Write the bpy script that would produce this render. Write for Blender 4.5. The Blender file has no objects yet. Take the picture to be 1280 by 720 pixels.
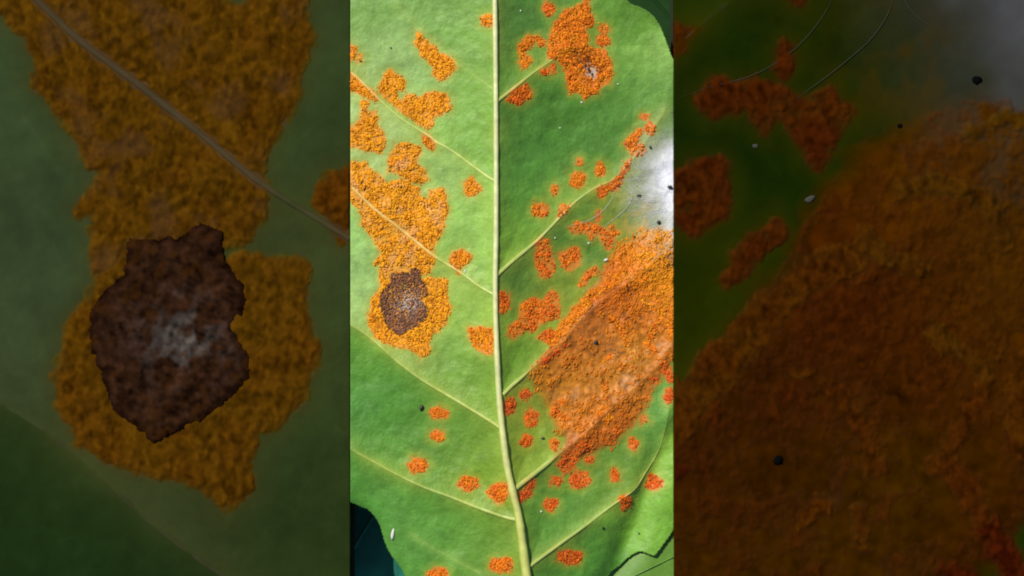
import bpy, bmesh, math, random
import numpy as np

# ---------------------------------------------------------------- camera, sky, sun, exposure
S = 0.00018                 # metres per photograph pixel at z = 0 (the leaf strip is about 7 cm wide)
HC = 0.60                   # camera height above the leaf
scene = bpy.context.scene
COL = scene.collection

cam_data = bpy.data.cameras.new('camera')
cam = bpy.data.objects.new('camera', cam_data); COL.objects.link(cam)
cam.location = (0, 0, HC)
cam.rotation_euler = (0, 0, 0)
cam_data.sensor_fit = 'HORIZONTAL'; cam_data.sensor_width = 36.0
cam_data.lens = 36.0 * HC / (1280 * S)
cam_data.clip_start = 0.01; cam_data.clip_end = 50
scene.camera = cam

SUN_AZ = math.radians(318)  # compass style: 0 = +Y, clockwise; 318 = up and to the left
SUN_EL = math.radians(44)
sun_dir = np.array([math.sin(SUN_AZ) * math.cos(SUN_EL), math.cos(SUN_AZ) * math.cos(SUN_EL), math.sin(SUN_EL)])

world = bpy.data.worlds.new('World'); scene.world = world; world.use_nodes = True
wn = world.node_tree.nodes; wl = world.node_tree.links
sky = wn.new('ShaderNodeTexSky'); sky.sky_type = 'NISHITA'; sky.sun_disc = False
sky.sun_elevation = SUN_EL; sky.sun_rotation = SUN_AZ
bg = wn['Background']; bg.inputs['Strength'].default_value = 0.06
wl.new(sky.outputs['Color'], bg.inputs['Color'])

from mathutils import Vector
ld = bpy.data.lights.new('sun', 'SUN'); ld.energy = 3.6; ld.angle = math.radians(0.8); ld.color = (1.0, 0.955, 0.88)
sun = bpy.data.objects.new('sun', ld); COL.objects.link(sun)
sun.location = (-0.4, 0.45, 0.6)
sun.rotation_euler = Vector(-sun_dir).to_track_quat('-Z', 'Y').to_euler()

vs = scene.view_settings
vs.view_transform = 'Standard'; vs.look = 'None'; vs.gamma = 1.0; vs.use_curve_mapping = False
vs.exposure = 0.9
scene.cycles.filter_width = 2.0
KEXP = 1.62                 # light reaching an average leaf surface x exposure: base colour = picture colour / KEXP

rng = np.random.default_rng(7); random.seed(7)

# ---------------------------------------------------------------- numpy helpers
def lin(c):
    c = np.asarray(c, float) / 255.0
    return np.where(c <= 0.04045, c / 12.92, ((c + 0.055) / 1.055) ** 2.4)

_lat = np.random.default_rng(3).random((8, 256, 256))
def vn(x, y, k=0):
    """smooth value noise in -1..1"""
    x = np.asarray(x, float) + 1000.37 * 1; y = np.asarray(y, float) + 1000.81
    xi = np.floor(x).astype(int); yi = np.floor(y).astype(int)
    fx = x - xi; fy = y - yi
    fx = fx * fx * (3 - 2 * fx); fy = fy * fy * (3 - 2 * fy)
    L = _lat[k % 8]
    a = L[yi & 255, xi & 255]; b = L[yi & 255, (xi + 1) & 255]
    c = L[(yi + 1) & 255, xi & 255]; d = L[(yi + 1) & 255, (xi + 1) & 255]
    return ((a * (1 - fx) + b * fx) * (1 - fy) + (c * (1 - fx) + d * fx) * fy) * 2 - 1
def fbm(x, y, size, octv=4, k=0):
    v = 0; a = 1; n = 0
    for o in range(octv):
        ca, sa = math.cos(0.7 * o + 0.4), math.sin(0.7 * o + 0.4)
        v = v + a * vn((x * ca - y * sa) / size, (x * sa + y * ca) / size, k + o); n += a; a *= 0.55; size *= 0.5
    return v / n * 1.5
def sstep(a, b, x):
    t = np.clip((x - a) / (b - a), 0, 1); return t * t * (3 - 2 * t)
def seg_dist(px, py, pts):
    """distance to a polyline"""
    d = np.full(np.shape(px), 1e9)
    for (x0, y0), (x1, y1) in zip(pts[:-1], pts[1:]):
        vx, vy = x1 - x0, y1 - y0; l2 = vx * vx + vy * vy + 1e-9
        t = np.clip(((px - x0) * vx + (py - y0) * vy) / l2, 0, 1)
        d = np.minimum(d, np.hypot(px - x0 - t * vx, py - y0 - t * vy))
    return d
def poly_sd(px, py, pts):
    """signed distance to a polygon, positive inside"""
    px = np.asarray(px, float); py = np.asarray(py, float)
    d = seg_dist(px, py, list(pts) + [pts[0]])
    ins = np.zeros(px.shape, bool); n = len(pts)
    for i in range(n):
        x0, y0 = pts[i]; x1, y1 = pts[(i + 1) % n]
        if y0 == y1: continue
        c = ((y0 > py) != (y1 > py)) & (px < (x1 - x0) * (py - y0) / (y1 - y0) + x0)
        ins ^= c
    return np.where(ins, d, -d)
def ell(cx, cy, rx, ry, rot=0):
    r = random.Random(int(cx * 31 + cy)); out = []
    for i in range(14):
        a = i / 14 * 2 * math.pi; k = r.uniform(0.82, 1.12)
        x, y = rx * k * math.cos(a), ry * k * math.sin(a)
        out.append((cx + x * math.cos(rot) - y * math.sin(rot), cy + x * math.sin(rot) + y * math.cos(rot)))
    return out
def stroke(pts, w):
    """a polygon round a polyline"""
    L, R = [], []
    n = len(pts)
    for i in range(n):
        a = pts[max(i - 1, 0)]; b = pts[min(i + 1, n - 1)]
        dx, dy = b[0] - a[0], b[1] - a[1]; l = math.hypot(dx, dy) or 1
        L.append((pts[i][0] - dy / l * w, pts[i][1] + dx / l * w)); R.append((pts[i][0] + dy / l * w, pts[i][1] - dx / l * w))
    return L + R[::-1]
def resample(pts, step):
    """Catmull-Rom through the points, evenly spaced"""
    P = np.array([2 * np.array(pts[0]) - np.array(pts[1])] + [np.array(p) for p in pts] + [2 * np.array(pts[-1]) - np.array(pts[-2])], float)
    out = []
    for i in range(1, len(P) - 2):
        n = max(2, int(np.linalg.norm(P[i + 1] - P[i]) / step))
        for t in np.arange(n) / n:
            out.append(0.5 * (2 * P[i] + (P[i + 1] - P[i - 1]) * t + (2 * P[i - 1] - 5 * P[i] + 4 * P[i + 1] - P[i + 2]) * t * t
                              + (3 * P[i] - P[i - 1] - 3 * P[i + 1] + P[i + 2]) * t ** 3))
    out.append(P[-2]); return np.array(out)

# ---------------------------------------------------------------- the leaf: veins, outline, height
MID = [(618.5, -25), (618.5, 0), (619.5, 90), (620, 180), (620, 290), (619, 360), (621, 440), (625, 510), (633, 578), (641, 615), (649, 650), (658, 718), (663, 745)]
VEINS = {   # name: (points from the midrib outward, radius at the midrib, radius at the end)
    'L1': ([(618, 112), (598, 98), (573, 80), (545, 55), (513, 25), (495, 5)], .8, 0.1),
    'L2': ([(619, 226), (610, 221), (588, 205), (563, 187), (545, 177), (535, 169), (500, 147), (472, 122), (452, 102), (436, 88), (410, 66)], 1.8, 1.3),
    'L3': ([(619, 369), (598, 357), (578, 342), (543, 320), (518, 300), (493, 280), (468, 261), (438, 232), (415, 210)], 1.6, 2.3),
    'L4': ([(627, 536), (617, 529), (598, 517), (563, 496), (528, 475), (498, 453), (463, 422), (438, 406), (410, 390)], 2.2, 1.2),
    'L5': ([(648, 650), (633, 647), (598, 635), (563, 621), (530, 609), (498, 594), (463, 575), (438, 561), (410, 545)], 2.2, 0.9),
    'L6': ([(600, 716), (578, 705), (563, 696), (538, 684), (515, 668)], 0.9, 0.3),
    'R1': ([(620, 127), (640, 112), (665, 92), (695, 71), (708, 57)], 2.4, .4),
    'R2': ([(622, 343), (640, 327), (670, 302), (690, 282), (715, 256), (742, 236), (766, 224), (783, 207), (800, 187), (815, 165), (830, 140)], 2.4, 0.2),
    'R3': ([(629, 493), (640, 482), (660, 465), (682, 446), (702, 427), (722, 405), (747, 380), (780, 355), (812, 330), (842, 300), (870, 270)], 2.2, 1.0),
    'R4': ([(643, 612), (650, 606), (677, 585), (710, 559), (735, 538), (762, 512), (790, 487), (815, 465), (827, 450), (842, 425), (865, 390)], 3.0, 1.2),
    'R5': ([(659, 711), (667, 704), (697, 682), (732, 657), (765, 632), (792, 612), (807, 590), (822, 565), (830, 540), (836, 510)], 2.2, 0.5),
}
OUT_TR = [(760, -40), (785, 0), (800, 8), (815, 17), (824, 29), (830, 42), (836, 58), (842, 73), (858, 100)]
OUT_BL = [(420, 628), (438, 629), (450, 634), (460, 638), (468, 647), (474, 657), (477, 667), (481, 680), (488, 694), (498, 707), (506, 721), (520, 760)]
OUT_BR = [(735, 760), (761, 721), (776, 707), (791, 694), (802, 690), (812, 694), (819, 695), (828, 684), (842, 664), (862, 630)]
mid_y = np.array([p[1] for p in MID]); mid_x = np.array([p[0] for p in MID])
def midx(py): return np.interp(py, mid_y, mid_x)
def mid_r(py): return np.interp(py, [0, 400, 520, 620, 720], [3.2, 3.5, 4.2, 5.0, 6.0])
BIG = [(842, 286), (815, 287), (795, 296), (778, 303), (765, 322), (755, 337), (748, 352), (733, 372), (722, 388), (710, 410), (702, 424), (690, 437),
       (672, 455), (664, 467), (672, 482), (682, 503), (690, 516), (694, 532), (708, 550), (697, 575), (700, 586), (714, 590), (722, 574), (750, 562),
       (772, 548), (790, 533), (806, 512), (815, 490), (824, 472), (842, 452), (875, 440), (875, 286)]
SMOOTH = {k: [tuple(p) for p in resample(v[0], 9)] for k, v in VEINS.items()}

def vein_d(px, py):
    d = np.abs(px - midx(py)) - 1
    w = np.ones_like(px)
    for k, pts in SMOOTH.items():
        if k in ('L1', 'L6'): continue
        d = np.minimum(d, seg_dist(px, py, pts))
    return np.maximum(d, 0)
VALLEY = [(838, 528), (822, 572), (803, 622), (788, 665), (768, 712), (755, 740)]
def height(px, py, roof=1.0):
    """leaf surface height in photograph pixels"""
    px = np.asarray(px, float); py = np.asarray(py, float)
    dm = px - midx(py)
    r = np.where(dm < 0, 0.30 * 95 * (1 - np.exp(dm / 95)), 0.34 * 100 * (1 - np.exp(-dm / 100)))
    h = -r * roof
    d = vein_d(px, py)
    A = np.interp(py, [0, 300, 450, 720], [4.0, 4.5, 7.0, 8.0])
    h = h - A * (1 - np.exp(-d / 20.0))
    # crease along the lower right flank
    dv = seg_dist(px, py, VALLEY); m = sstep(520, 580, py) * sstep(700, 750, px)
    h = h - 10 * np.exp(-(dv / 15) ** 2) * m + 5 * sstep(0, 45, px - np.interp(py, [528, 572, 622, 665, 712], [838, 822, 803, 788, 768])) * m
    # rolled margin at the top right and lower left
    dt = seg_dist(px, py, OUT_TR); h = h + 7 * np.exp(-dt / 13.0) * (px > 740) * (py < 140)
    db = seg_dist(px, py, OUT_BL); h = h - 6 * np.exp(-db / 7.0) * (px < 560) * (py > 590)
    h = h + 1.9 * fbm(px, py, 46, 3, 1) + 0.32 * fbm(px, py, 7, 3, 4)
    # crumpled dead tissue
    b = sstep(-3, 8, poly_sd(px, py, BIG))
    h = h + b * (1.5 * fbm(px, py, 15, 3, 2) + 1.1 * np.abs(fbm(px * 1.0, py * 0.6, 9, 3, 5)))
    return h

# ---------------------------------------------------------------- rust pustule patches: (polygon, hue 0 yellow..1 red, fill 0..1)
PATCH = [
 ([(520.7,41),(526.5,41),(528.5,48.5),(535,50.4),(545,61),(549,67),(558.6,70),(567.4,77.7),(570,84.5),(565.4,90.3),(556.7,99),(551,101),(542,93),(540,82.5),(535,73.8),(526.5,69),(521.7,61),(517.8,52.4)], .1, 1),
 ([(420,54),(438,56),(444,59),(443,72),(438,75),(420,77)], .35, 1),
 ([(444,69),(452,69),(452,78),(446,79)], .15, .5),
 ([(415,80),(438,92),(444,95),(453.6,106),(465,114),(473,123),(469,127),(459,120),(448,116),(438,114),(415,106)], .2, 1),
 ([(488.6,88),(502,97),(507,107),(505,112),(498,113),(495.4,121),(500,129),(510,119.5),(523.6,120.5),(543,114),(556.7,116.6),(562.5,125),(562.5,137),(554,143),(542,145),(539,156),(533,162),(520,151.6),(502,139),(488.6,127),(474,114.6),(477,104),(480,94)], .08, 1),
 ([(452.6,127),(459,127),(460,136),(470,139),(473,147),(467,154.5),(476,162),(479,170),(481,184),(475,191),(457.5,187.5),(448,182),(438,184),(415,186),(415,155),(438,157),(450,150.6),(451.6,139)], .08, .93),
 ([(527,169),(535,169),(540,176),(544,180),(541,187),(535,184),(529,178)], .35, .9),
 ([(492.5,182),(508,179),(525.5,184.6),(525.5,193),(520,205),(533,212),(534,226),(525.5,230),(512,226),(498,218.6),(484,215.7),(483,205),(488.6,193)], .04, .92),
 ([(415,204),(438,204),(455.5,202),(461,211),(475,218.6),(483,230),(502,222.5),(516,230),(523.6,234),(523.6,248),(537,248),(537,238),(554.7,238),(558.6,252),(558.6,271),(554.7,283),(547,298),(540.5,315),(543,332),(533,342),(520.5,342),(505,347),(488,342),(483,352),(475.5,352),(475.5,330),(469,330),(478,315),(470.5,305),(453,280),(449,260),(438,250),(415,246)], .0, .93),
 ([(535,347),(545,349),(559,351),(559,372.5),(562.7,384),(556,403.6),(545,415),(539,417),(537.5,438.5),(526,448),(518,438.5),(506,434.7),(489,432.7),(469.5,421),(461.7,405.5),(461.7,384),(469.5,370.5),(477,359),(487,345),(505,360)], .05, .95),
 ([(568,314),(580,312),(588,320),(586,329),(577,333),(573,341),(570,333),(563,327)], .3, .95),
 ([(580,228),(590,222),(597,228),(602,236),(597,243),(586,246),(580,240)], .25, .85),
 ([(603,20),(609,17),(616,18),(616,31),(610,34),(603,30)], .25, .95),
 ([(585.5,410),(598,409),(613,411),(616,420),(616,440),(605.5,442.5),(590.5,432.5),(585.5,420)], .3, .95),
] + [(ell(*e), .6, .95) for e in [(549,516,9,7),(547,545,9,7),(523,580,12,10),(585,603,12,8),(624,616,12.5,13),(627,707,14,9.5),(548,718,13,8)]] + [
 ([(624,365),(630,363),(638,371.7),(638,380),(630,391.7),(625,390)], .8, .95),
 ([(651.7,380),(668,371.7),(678,376.7),(681.7,370),(693,363),(698,370),(697.5,380),(701.7,390),(696.7,398),(683,402.5),(673,407),(666.7,415),(656.7,413),(641.7,421.7),(634,418),(636.7,408),(650,400),(651,390)], .7, .72),
 ([(673,423),(686.7,410),(696.7,418),(693,430),(685,428)], .75, .9),
 ([(649,625),(652,614),(660,605),(668,600),(669,607),(664,616),(656,622),(651,627)], .95, .95),
 ([(649.7,54.5),(661,46.7),(673,45.7),(681,52.5),(680,57.4),(669,53.5),(662,60),(657.5,67),(664,75),(662,81.7),(653.6,83.7),(648,78),(649,66)], .45, .95),
 ([(677,90.5),(692.5,80),(693.5,89.5),(686.7,92.4)], .7, .9),
 ([(640,117),(657.5,106),(664,115),(661,124.5),(650,130),(640,128),(633,125)], .75, .95),
 ([(729.5,4),(730,-14),(738,-14),(735,13.6),(741,21.4),(742,31),(733,38),(736,50),(735,58),(755,64),(764.5,78),(765.5,93),(761.6,103),(751,107),(747,115),(733,118.7),(730.5,123.5),(725.6,117.7),(712,115),(710,101),(706,85.6),(698,72),(683,74),(685,60),(688.6,46.7),(692.5,29),(706,13.6),(721.7,9.7)], .5, .97),
 ([(696,270),(700,258),(710,256),(714,258),(706,266),(699,272)], .6, .9),
 ([(671,302),(685,300),(688.6,313.7),(694.5,335),(692.5,341),(684,348.7),(675,346.7),(671,335),(670,317.5)], .75, .62),
 ([(696,315.6),(721.7,308),(724.6,311.7),(723.6,331),(710,340),(702,335)], .75, .6),
 ([(712,286),(721.7,277.7),(737,278.6),(749,282.5),(758.7,286),(766,280.6),(772,288),(764.5,308),(760.6,311.7),(753,302),(745,292),(739,298),(733,290),(718,292)], .7, .6),
 ([(725.6,346.7),(733,339),(745,333),(747,339),(739,346.7),(729.5,356.5),(723.6,358)], .65, .75),
 ([(745.6,239),(753,232),(765.5,228.6),(776,218),(785,201.5),(789,201.5),(785,210.5),(776,225),(771,237.6),(760,237.6),(753,248),(747,245)], .7, .85),
 ([(784,186),(782,180),(790,170),(800,160),(804,163),(798,175),(790,183)], .6, .9),
 (stroke([(690,432),(701,418),(714,400),(730,381),(746,366),(760,355),(776,345)], 7), .42, .97),
 (stroke([(676,455),(690,442),(706,428)], 4), .95, .85),
 ([(695,581),(705,570),(722,556),(735,548),(745,550),(740,560),(725,567),(716,585),(705,592)], .9, .75),
 (stroke([(748,393),(760,394),(770,403),(779,417),(784,432)], 4), .5, .9),
 (stroke([(752,452),(762,447),(768,449)], 4), .5, .9),
 (stroke([(777,446),(778,462)], 3), .45, .9),
 (stroke([(756,478),(757,500),(760,510)], 2.6), .5, .8),
 (stroke([(737,532),(748,520),(756,508)], 4), .45, .9),
 (stroke([(808,428),(818,438),(828,455)], 4), .6, .9),
 (stroke([(820,300),(835,293),(850,294)], 4), .1, .9),
 (stroke([(790,322),(808,318),(822,322),(832,330),(836,345)], 4), .2, .85),
 (stroke([(776,340),(790,350),(806,352)], 4), .3, .8),
 (stroke([(800,375),(815,385),(826,392),(834,385)], 5), .3, .85),
 (stroke([(826,395),(820,410),(812,425)], 4), .5, .8),
 (stroke([(840,385),(839,405),(840,425),(852,430)], 4), .5, .95),
 (stroke([(826,452),(832,462),(838,474),(846,474)], 4.5), .95, .9),
 (stroke([(808,470),(822,476)], 3), .95, .85),
 (stroke([(690,520),(697,506),(706,500)], 4), .7, .85),
 (stroke([(696,516),(708,525),(716,520)], 4), .6, .85),
 (stroke([(758,527),(764,520)], 4), .5, .95),
 (stroke([(802,498),(810,494)], 3), .6, .9), (stroke([(800,527),(808,524)], 3.5), .6, .9),
 (stroke([(768,541),(775,535)], 4), .7, .8),
] + [(ell(*e), h, f) for e, h, f in [
   ((637.7,508,6.5,11),.9,.95),((656,492.5,7,7),.85,.9),((663,521.7,9,10),.8,.8),((657,552,9,8),.8,.95),((693,555,6,8),.65,.95),((696,601.5,10,7),.85,.85),
   ((689,631.5,8.5,7.5),.85,.95),((712,696,16,9),.85,.95),((725,600,13,11),.85,.85),((769,595,6,8),.75,.95),((817.5,602.5,10.5,9),.9,.95),((781,627.5,7,8.5),.85,.95),
   ((737,575,6,5),.9,.7),((792,555,6,8),.8,.85),((686,10.7,6,8.5),.7,.95),((755,36.5,6,6),.55,.9),((752,50,9,7),.6,.75),((751,212,6,9),.55,.9),((806,147,4.5,4.5),.7,.8),
   ((812,161,5.5,8),.65,.85),((798,187,9,9),.45,.8),((725.5,202,3,4),.7,.8),((722,224,8.5,10),.5,.9),((693.7,237,3,6),.6,.55),((676,262,10,10),.6,.85),((747,270,3.2,7),.8,.9),
   ((836,495,6,9),.9,.95),((720,410,5,5),.8,.5),((768,290,5,5),.5,.5)]]
LESION = [(489,340.4),(496.6,341),(508,340.4),(517,334.6),(525,337.5),(526,349),(533.6,359),(533.6,370.5),(529.7,374.4),(535.5,388),(535.5,396),(526,405.5),(514,413),(498.6,421),(483,407.5),(479,396),(475,386),(473,372.5),(479,361),(487,355)]

def patch_in(px, py, P):
    return poly_sd(px, py, P) + 2.4 * fbm(px, py, 9, 3, 3) + 0.6
def rust_cover(px, py):
    """how far in a rust patch a point lies (px), and the local hue"""
    best = np.full(px.shape, -99.0); hue = np.zeros(px.shape); fill = np.ones(px.shape)
    for P, h, f in PATCH:
        xs = [p[0] for p in P]; ys = [p[1] for p in P]; m = (px > min(xs) - 22) & (px < max(xs) + 22) & (py > min(ys) - 22) & (py < max(ys) + 22)
        if not m.any(): continue
        v = patch_in(px[m], py[m], P); b = best[m]; up = v > b
        b[up] = v[up]; best[m] = b
        t = hue[m]; t[up] = h; hue[m] = t
        t = fill[m]; t[up] = f; fill[m] = t
    return best, hue, fill

# ---------------------------------------------------------------- tissue colours, with part of the sun and slope shade painted in
TISSUE_LIGHT = [ # x, y, picture colour of the tissue, sunlit and shaded tones partly kept
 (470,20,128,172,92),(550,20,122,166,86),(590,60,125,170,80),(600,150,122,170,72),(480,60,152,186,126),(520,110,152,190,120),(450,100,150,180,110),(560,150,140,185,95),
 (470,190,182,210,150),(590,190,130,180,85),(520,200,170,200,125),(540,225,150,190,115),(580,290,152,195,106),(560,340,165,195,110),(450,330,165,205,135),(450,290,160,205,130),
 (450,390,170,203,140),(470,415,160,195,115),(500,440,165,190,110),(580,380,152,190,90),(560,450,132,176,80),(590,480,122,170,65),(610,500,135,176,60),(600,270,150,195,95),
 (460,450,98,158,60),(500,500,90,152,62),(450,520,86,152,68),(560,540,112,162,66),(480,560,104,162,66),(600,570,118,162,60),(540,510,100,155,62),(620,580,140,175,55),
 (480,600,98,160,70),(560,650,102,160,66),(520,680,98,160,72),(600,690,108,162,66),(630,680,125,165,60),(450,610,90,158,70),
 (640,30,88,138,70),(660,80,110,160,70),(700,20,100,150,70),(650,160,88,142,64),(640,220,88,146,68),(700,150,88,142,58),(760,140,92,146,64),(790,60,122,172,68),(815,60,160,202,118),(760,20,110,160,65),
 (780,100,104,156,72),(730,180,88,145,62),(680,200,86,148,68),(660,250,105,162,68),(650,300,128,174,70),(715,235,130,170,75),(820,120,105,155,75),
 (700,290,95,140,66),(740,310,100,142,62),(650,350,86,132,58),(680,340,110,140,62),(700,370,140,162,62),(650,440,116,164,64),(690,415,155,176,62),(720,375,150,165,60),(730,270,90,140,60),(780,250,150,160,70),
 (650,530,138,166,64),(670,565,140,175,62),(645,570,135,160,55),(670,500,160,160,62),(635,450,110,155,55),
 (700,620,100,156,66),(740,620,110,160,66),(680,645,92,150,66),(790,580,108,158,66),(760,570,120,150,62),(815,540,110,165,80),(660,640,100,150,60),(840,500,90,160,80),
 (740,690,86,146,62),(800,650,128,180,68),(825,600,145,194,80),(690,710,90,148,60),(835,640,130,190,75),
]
BIGC = [(830,300,228,160,60),(800,320,222,145,45),(835,350,225,150,40),(780,350,205,120,40),(760,370,195,108,45),(810,390,205,120,38),(835,410,190,125,45),(740,400,178,108,52),(770,420,185,120,50),
 (700,440,190,110,45),(720,430,172,112,52),(745,430,165,110,58),(800,445,176,135,52),(690,470,180,130,45),(720,470,185,128,45),(760,470,182,125,48),(700,505,192,132,48),(735,490,178,120,52),(730,520,205,130,35),(790,480,180,128,52),
 (780,515,178,108,48),(800,510,180,115,45),(750,545,165,95,42),(715,575,165,100,45),(820,465,180,100,45)]
CA = np.array(TISSUE_LIGHT, float); BA = np.array(BIGC, float)
LV = ['L2', 'L3', 'L4', 'L5']; RV = ['R1', 'R2', 'R3', 'R4', 'R5']
def panel(px, py):  # colours step at the veins, slope shade included
    idx = np.where(px < midx(py), 0, 10).astype(int)
    left = idx == 0
    for n in LV:
        p = np.array(sorted(SMOOTH[n])); idx = idx + (left & (py > np.interp(px, p[:, 0], p[:, 1])))
    for n in RV:
        p = np.array(sorted(SMOOTH[n])); idx = idx + (~left & (py > np.interp(px, p[:, 0], p[:, 1])))
    return idx
CP = panel(CA[:, 0], CA[:, 1]); CLIN = lin(CA[:, 2:]) * np.array([.76, .78, .52]) * np.where(CA[:, :1] < midx(CA[:, 1:2]), np.where(CA[:, 1:2] > 430, .96, 1.08), 1.0); BLIN = lin(BA[:, 2:]) * np.array([1.10, .90, .42])  # sunlit left half and shaded right half stay painted in
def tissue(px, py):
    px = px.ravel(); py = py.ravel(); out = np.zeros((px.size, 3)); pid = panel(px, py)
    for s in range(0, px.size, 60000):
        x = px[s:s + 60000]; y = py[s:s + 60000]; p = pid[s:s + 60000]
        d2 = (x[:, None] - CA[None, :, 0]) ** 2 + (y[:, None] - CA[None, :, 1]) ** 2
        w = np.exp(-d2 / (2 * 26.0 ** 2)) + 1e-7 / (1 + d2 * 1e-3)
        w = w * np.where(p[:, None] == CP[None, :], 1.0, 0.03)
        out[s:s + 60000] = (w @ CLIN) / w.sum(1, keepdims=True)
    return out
def bigcol(px, py):
    d2 = (px[:, None] - BA[None, :, 0]) ** 2 + (py[:, None] - BA[None, :, 1]) ** 2
    w = np.exp(-d2 / (2 * 20.0 ** 2)) + 1e-7 / (1 + d2 * 1e-3)
    return (w @ BLIN) / w.sum(1, keepdims=True)
def mix(a, b, t): return a * (1 - t[:, None]) + np.asarray(b)[None, :] * t[:, None] if np.ndim(b) == 1 else a * (1 - t[:, None]) + b * t[:, None]
YEL, ORY, ORR = lin((180, 186, 58)) * .8, lin((222, 146, 44)), lin((216, 98, 36))
WHITE = lin((236, 237, 242)) * 1.05; GREYG = lin((172, 178, 158))
def mould(px, py):
    d = np.hypot((px - 862) / 1.0, (py - 232) / 1.18) + 9 * fbm(px, py, 26, 3, 2)
    return d
def blade_colour(px, py):
    px = px.ravel(); py = py.ravel()
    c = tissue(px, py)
    c = c * (1 + 0.13 * fbm(px, py, 18, 3, 0) + 0.10 * fbm(px, py, 6, 3, 5))[:, None]
    # fine net of small veins, slightly paler
    net = np.abs(fbm(px, py, 13, 2, 6)); c = c * (1 + 0.10 * (1 - sstep(0, .10, net)))[:, None]
    # yellowed tissue along the veins
    d = vein_d(px, py); t = 0.45 * np.exp(-d / 5.0) + 0.2 * np.exp(-d / 14.0); t = t * np.clip(0.8 + 0.5 * fbm(px, py, 30, 2, 1), 0, 1)
    c = mix(c, lin((172, 188, 72)), t)
    for k in ('L1', 'L6'):
        dl = seg_dist(px, py, SMOOTH[k]); c = mix(c, lin((168, 196, 96)), 0.35 * np.exp(-dl / 4.0))
    cov, hue, fill = rust_cover(px, py)
    # chlorotic halo, then spore dust, then the bed under the pustules
    halo = sstep(-13, -1, cov); c = mix(c, YEL, 0.36 * halo)
    bed = mix(np.tile(ORY, (px.size, 1)), ORR, hue)
    bed = bed * (1 + 0.25 * fbm(px, py, 4, 2, 2))[:, None]
    c = mix(c, bed, (0.14 * sstep(-5, 0, cov) + 0.78 * sstep(-2.2, 1.6, cov)) * (0.45 + 0.55 * fill))
    # large dead and rusty area
    b = sstep(-7, 7, poly_sd(px, py, BIG) + 4 * fbm(px, py, 16, 3, 4))
    bc = bigcol(px, py); bc = bc * (1 + 0.22 * fbm(px, py, 9, 3, 0) + 0.26 * fbm(px, py, 4, 2, 3))[:, None]
    gry = sstep(.25, .8, fbm(px, py, 24, 3, 7)); bc = mix(bc, lin((150, 112, 70)), 0.22 * gry)
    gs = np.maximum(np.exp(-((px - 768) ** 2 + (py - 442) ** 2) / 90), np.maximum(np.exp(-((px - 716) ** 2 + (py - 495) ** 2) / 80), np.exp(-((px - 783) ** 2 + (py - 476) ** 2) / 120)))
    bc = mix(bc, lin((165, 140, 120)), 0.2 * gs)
    pit = np.exp(-((np.hypot(px - 791, (py - 388) * .8) - 12) / 4) ** 2) * sstep(-.1, .5, fbm(px, py, 6, 2, 1)); bc = mix(bc, lin((105, 62, 30)), 0.75 * pit)
    c = mix(c, bc, b * (1 - 0.45 * sstep(-1, 2, cov)))
    # grey-white centre of the old pustule at the top
    e = np.exp(-((px - 740) ** 2 + (py - 90) ** 2) / 110); c = mix(c, lin((196, 186, 170)), 0.85 * e)
    # white mould felt
    m = mould(px, py)
    c = mix(c, GREYG, 0.80 * (1 - sstep(40, 98, m))); c = mix(c, WHITE, 1 - sstep(30, 62, m))
    c = mix(c, lin((225, 165, 70)), 0.5 * np.exp(-((px - 795) ** 2 + (py - 275) ** 2) / 500) * sstep(-.3, .5, fbm(px, py, 12, 3, 5)))
    return np.clip(c, 0.004, 1)

# ---------------------------------------------------------------- placing picture points in the world
def place(ix, iy, zpx):
    """picture point and height in pixels -> metres"""
    z = np.asarray(zpx, float) * S; k = (1 - z / HC) * S
    return np.stack([(np.asarray(ix) - 640) * k, (360 - np.asarray(iy)) * k, z], -1)

GAIN = 1280 / 404.0
class Strip:                   # the leaf itself
    scale = 1.0; dim = False; flat = 1.0
    def map(self, sx, sy, h): return place(sx, sy, h)
    def h(self, sx, sy): return height(sx, sy)
class Side:                    # an enlarged copy in the panel to one side
    scale = GAIN; dim = True; flat = .42
    def __init__(self, zb, tone): self.zb = zb; self.tone = tone
    def map(self, sx, sy, h): return place((np.asarray(sx) - 438) * GAIN, 360 + (np.asarray(sy) - 360) * GAIN, h)
    def h(self, sx, sy): return self.zb + 1.25 * height(sx, sy, 0.0)

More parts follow.
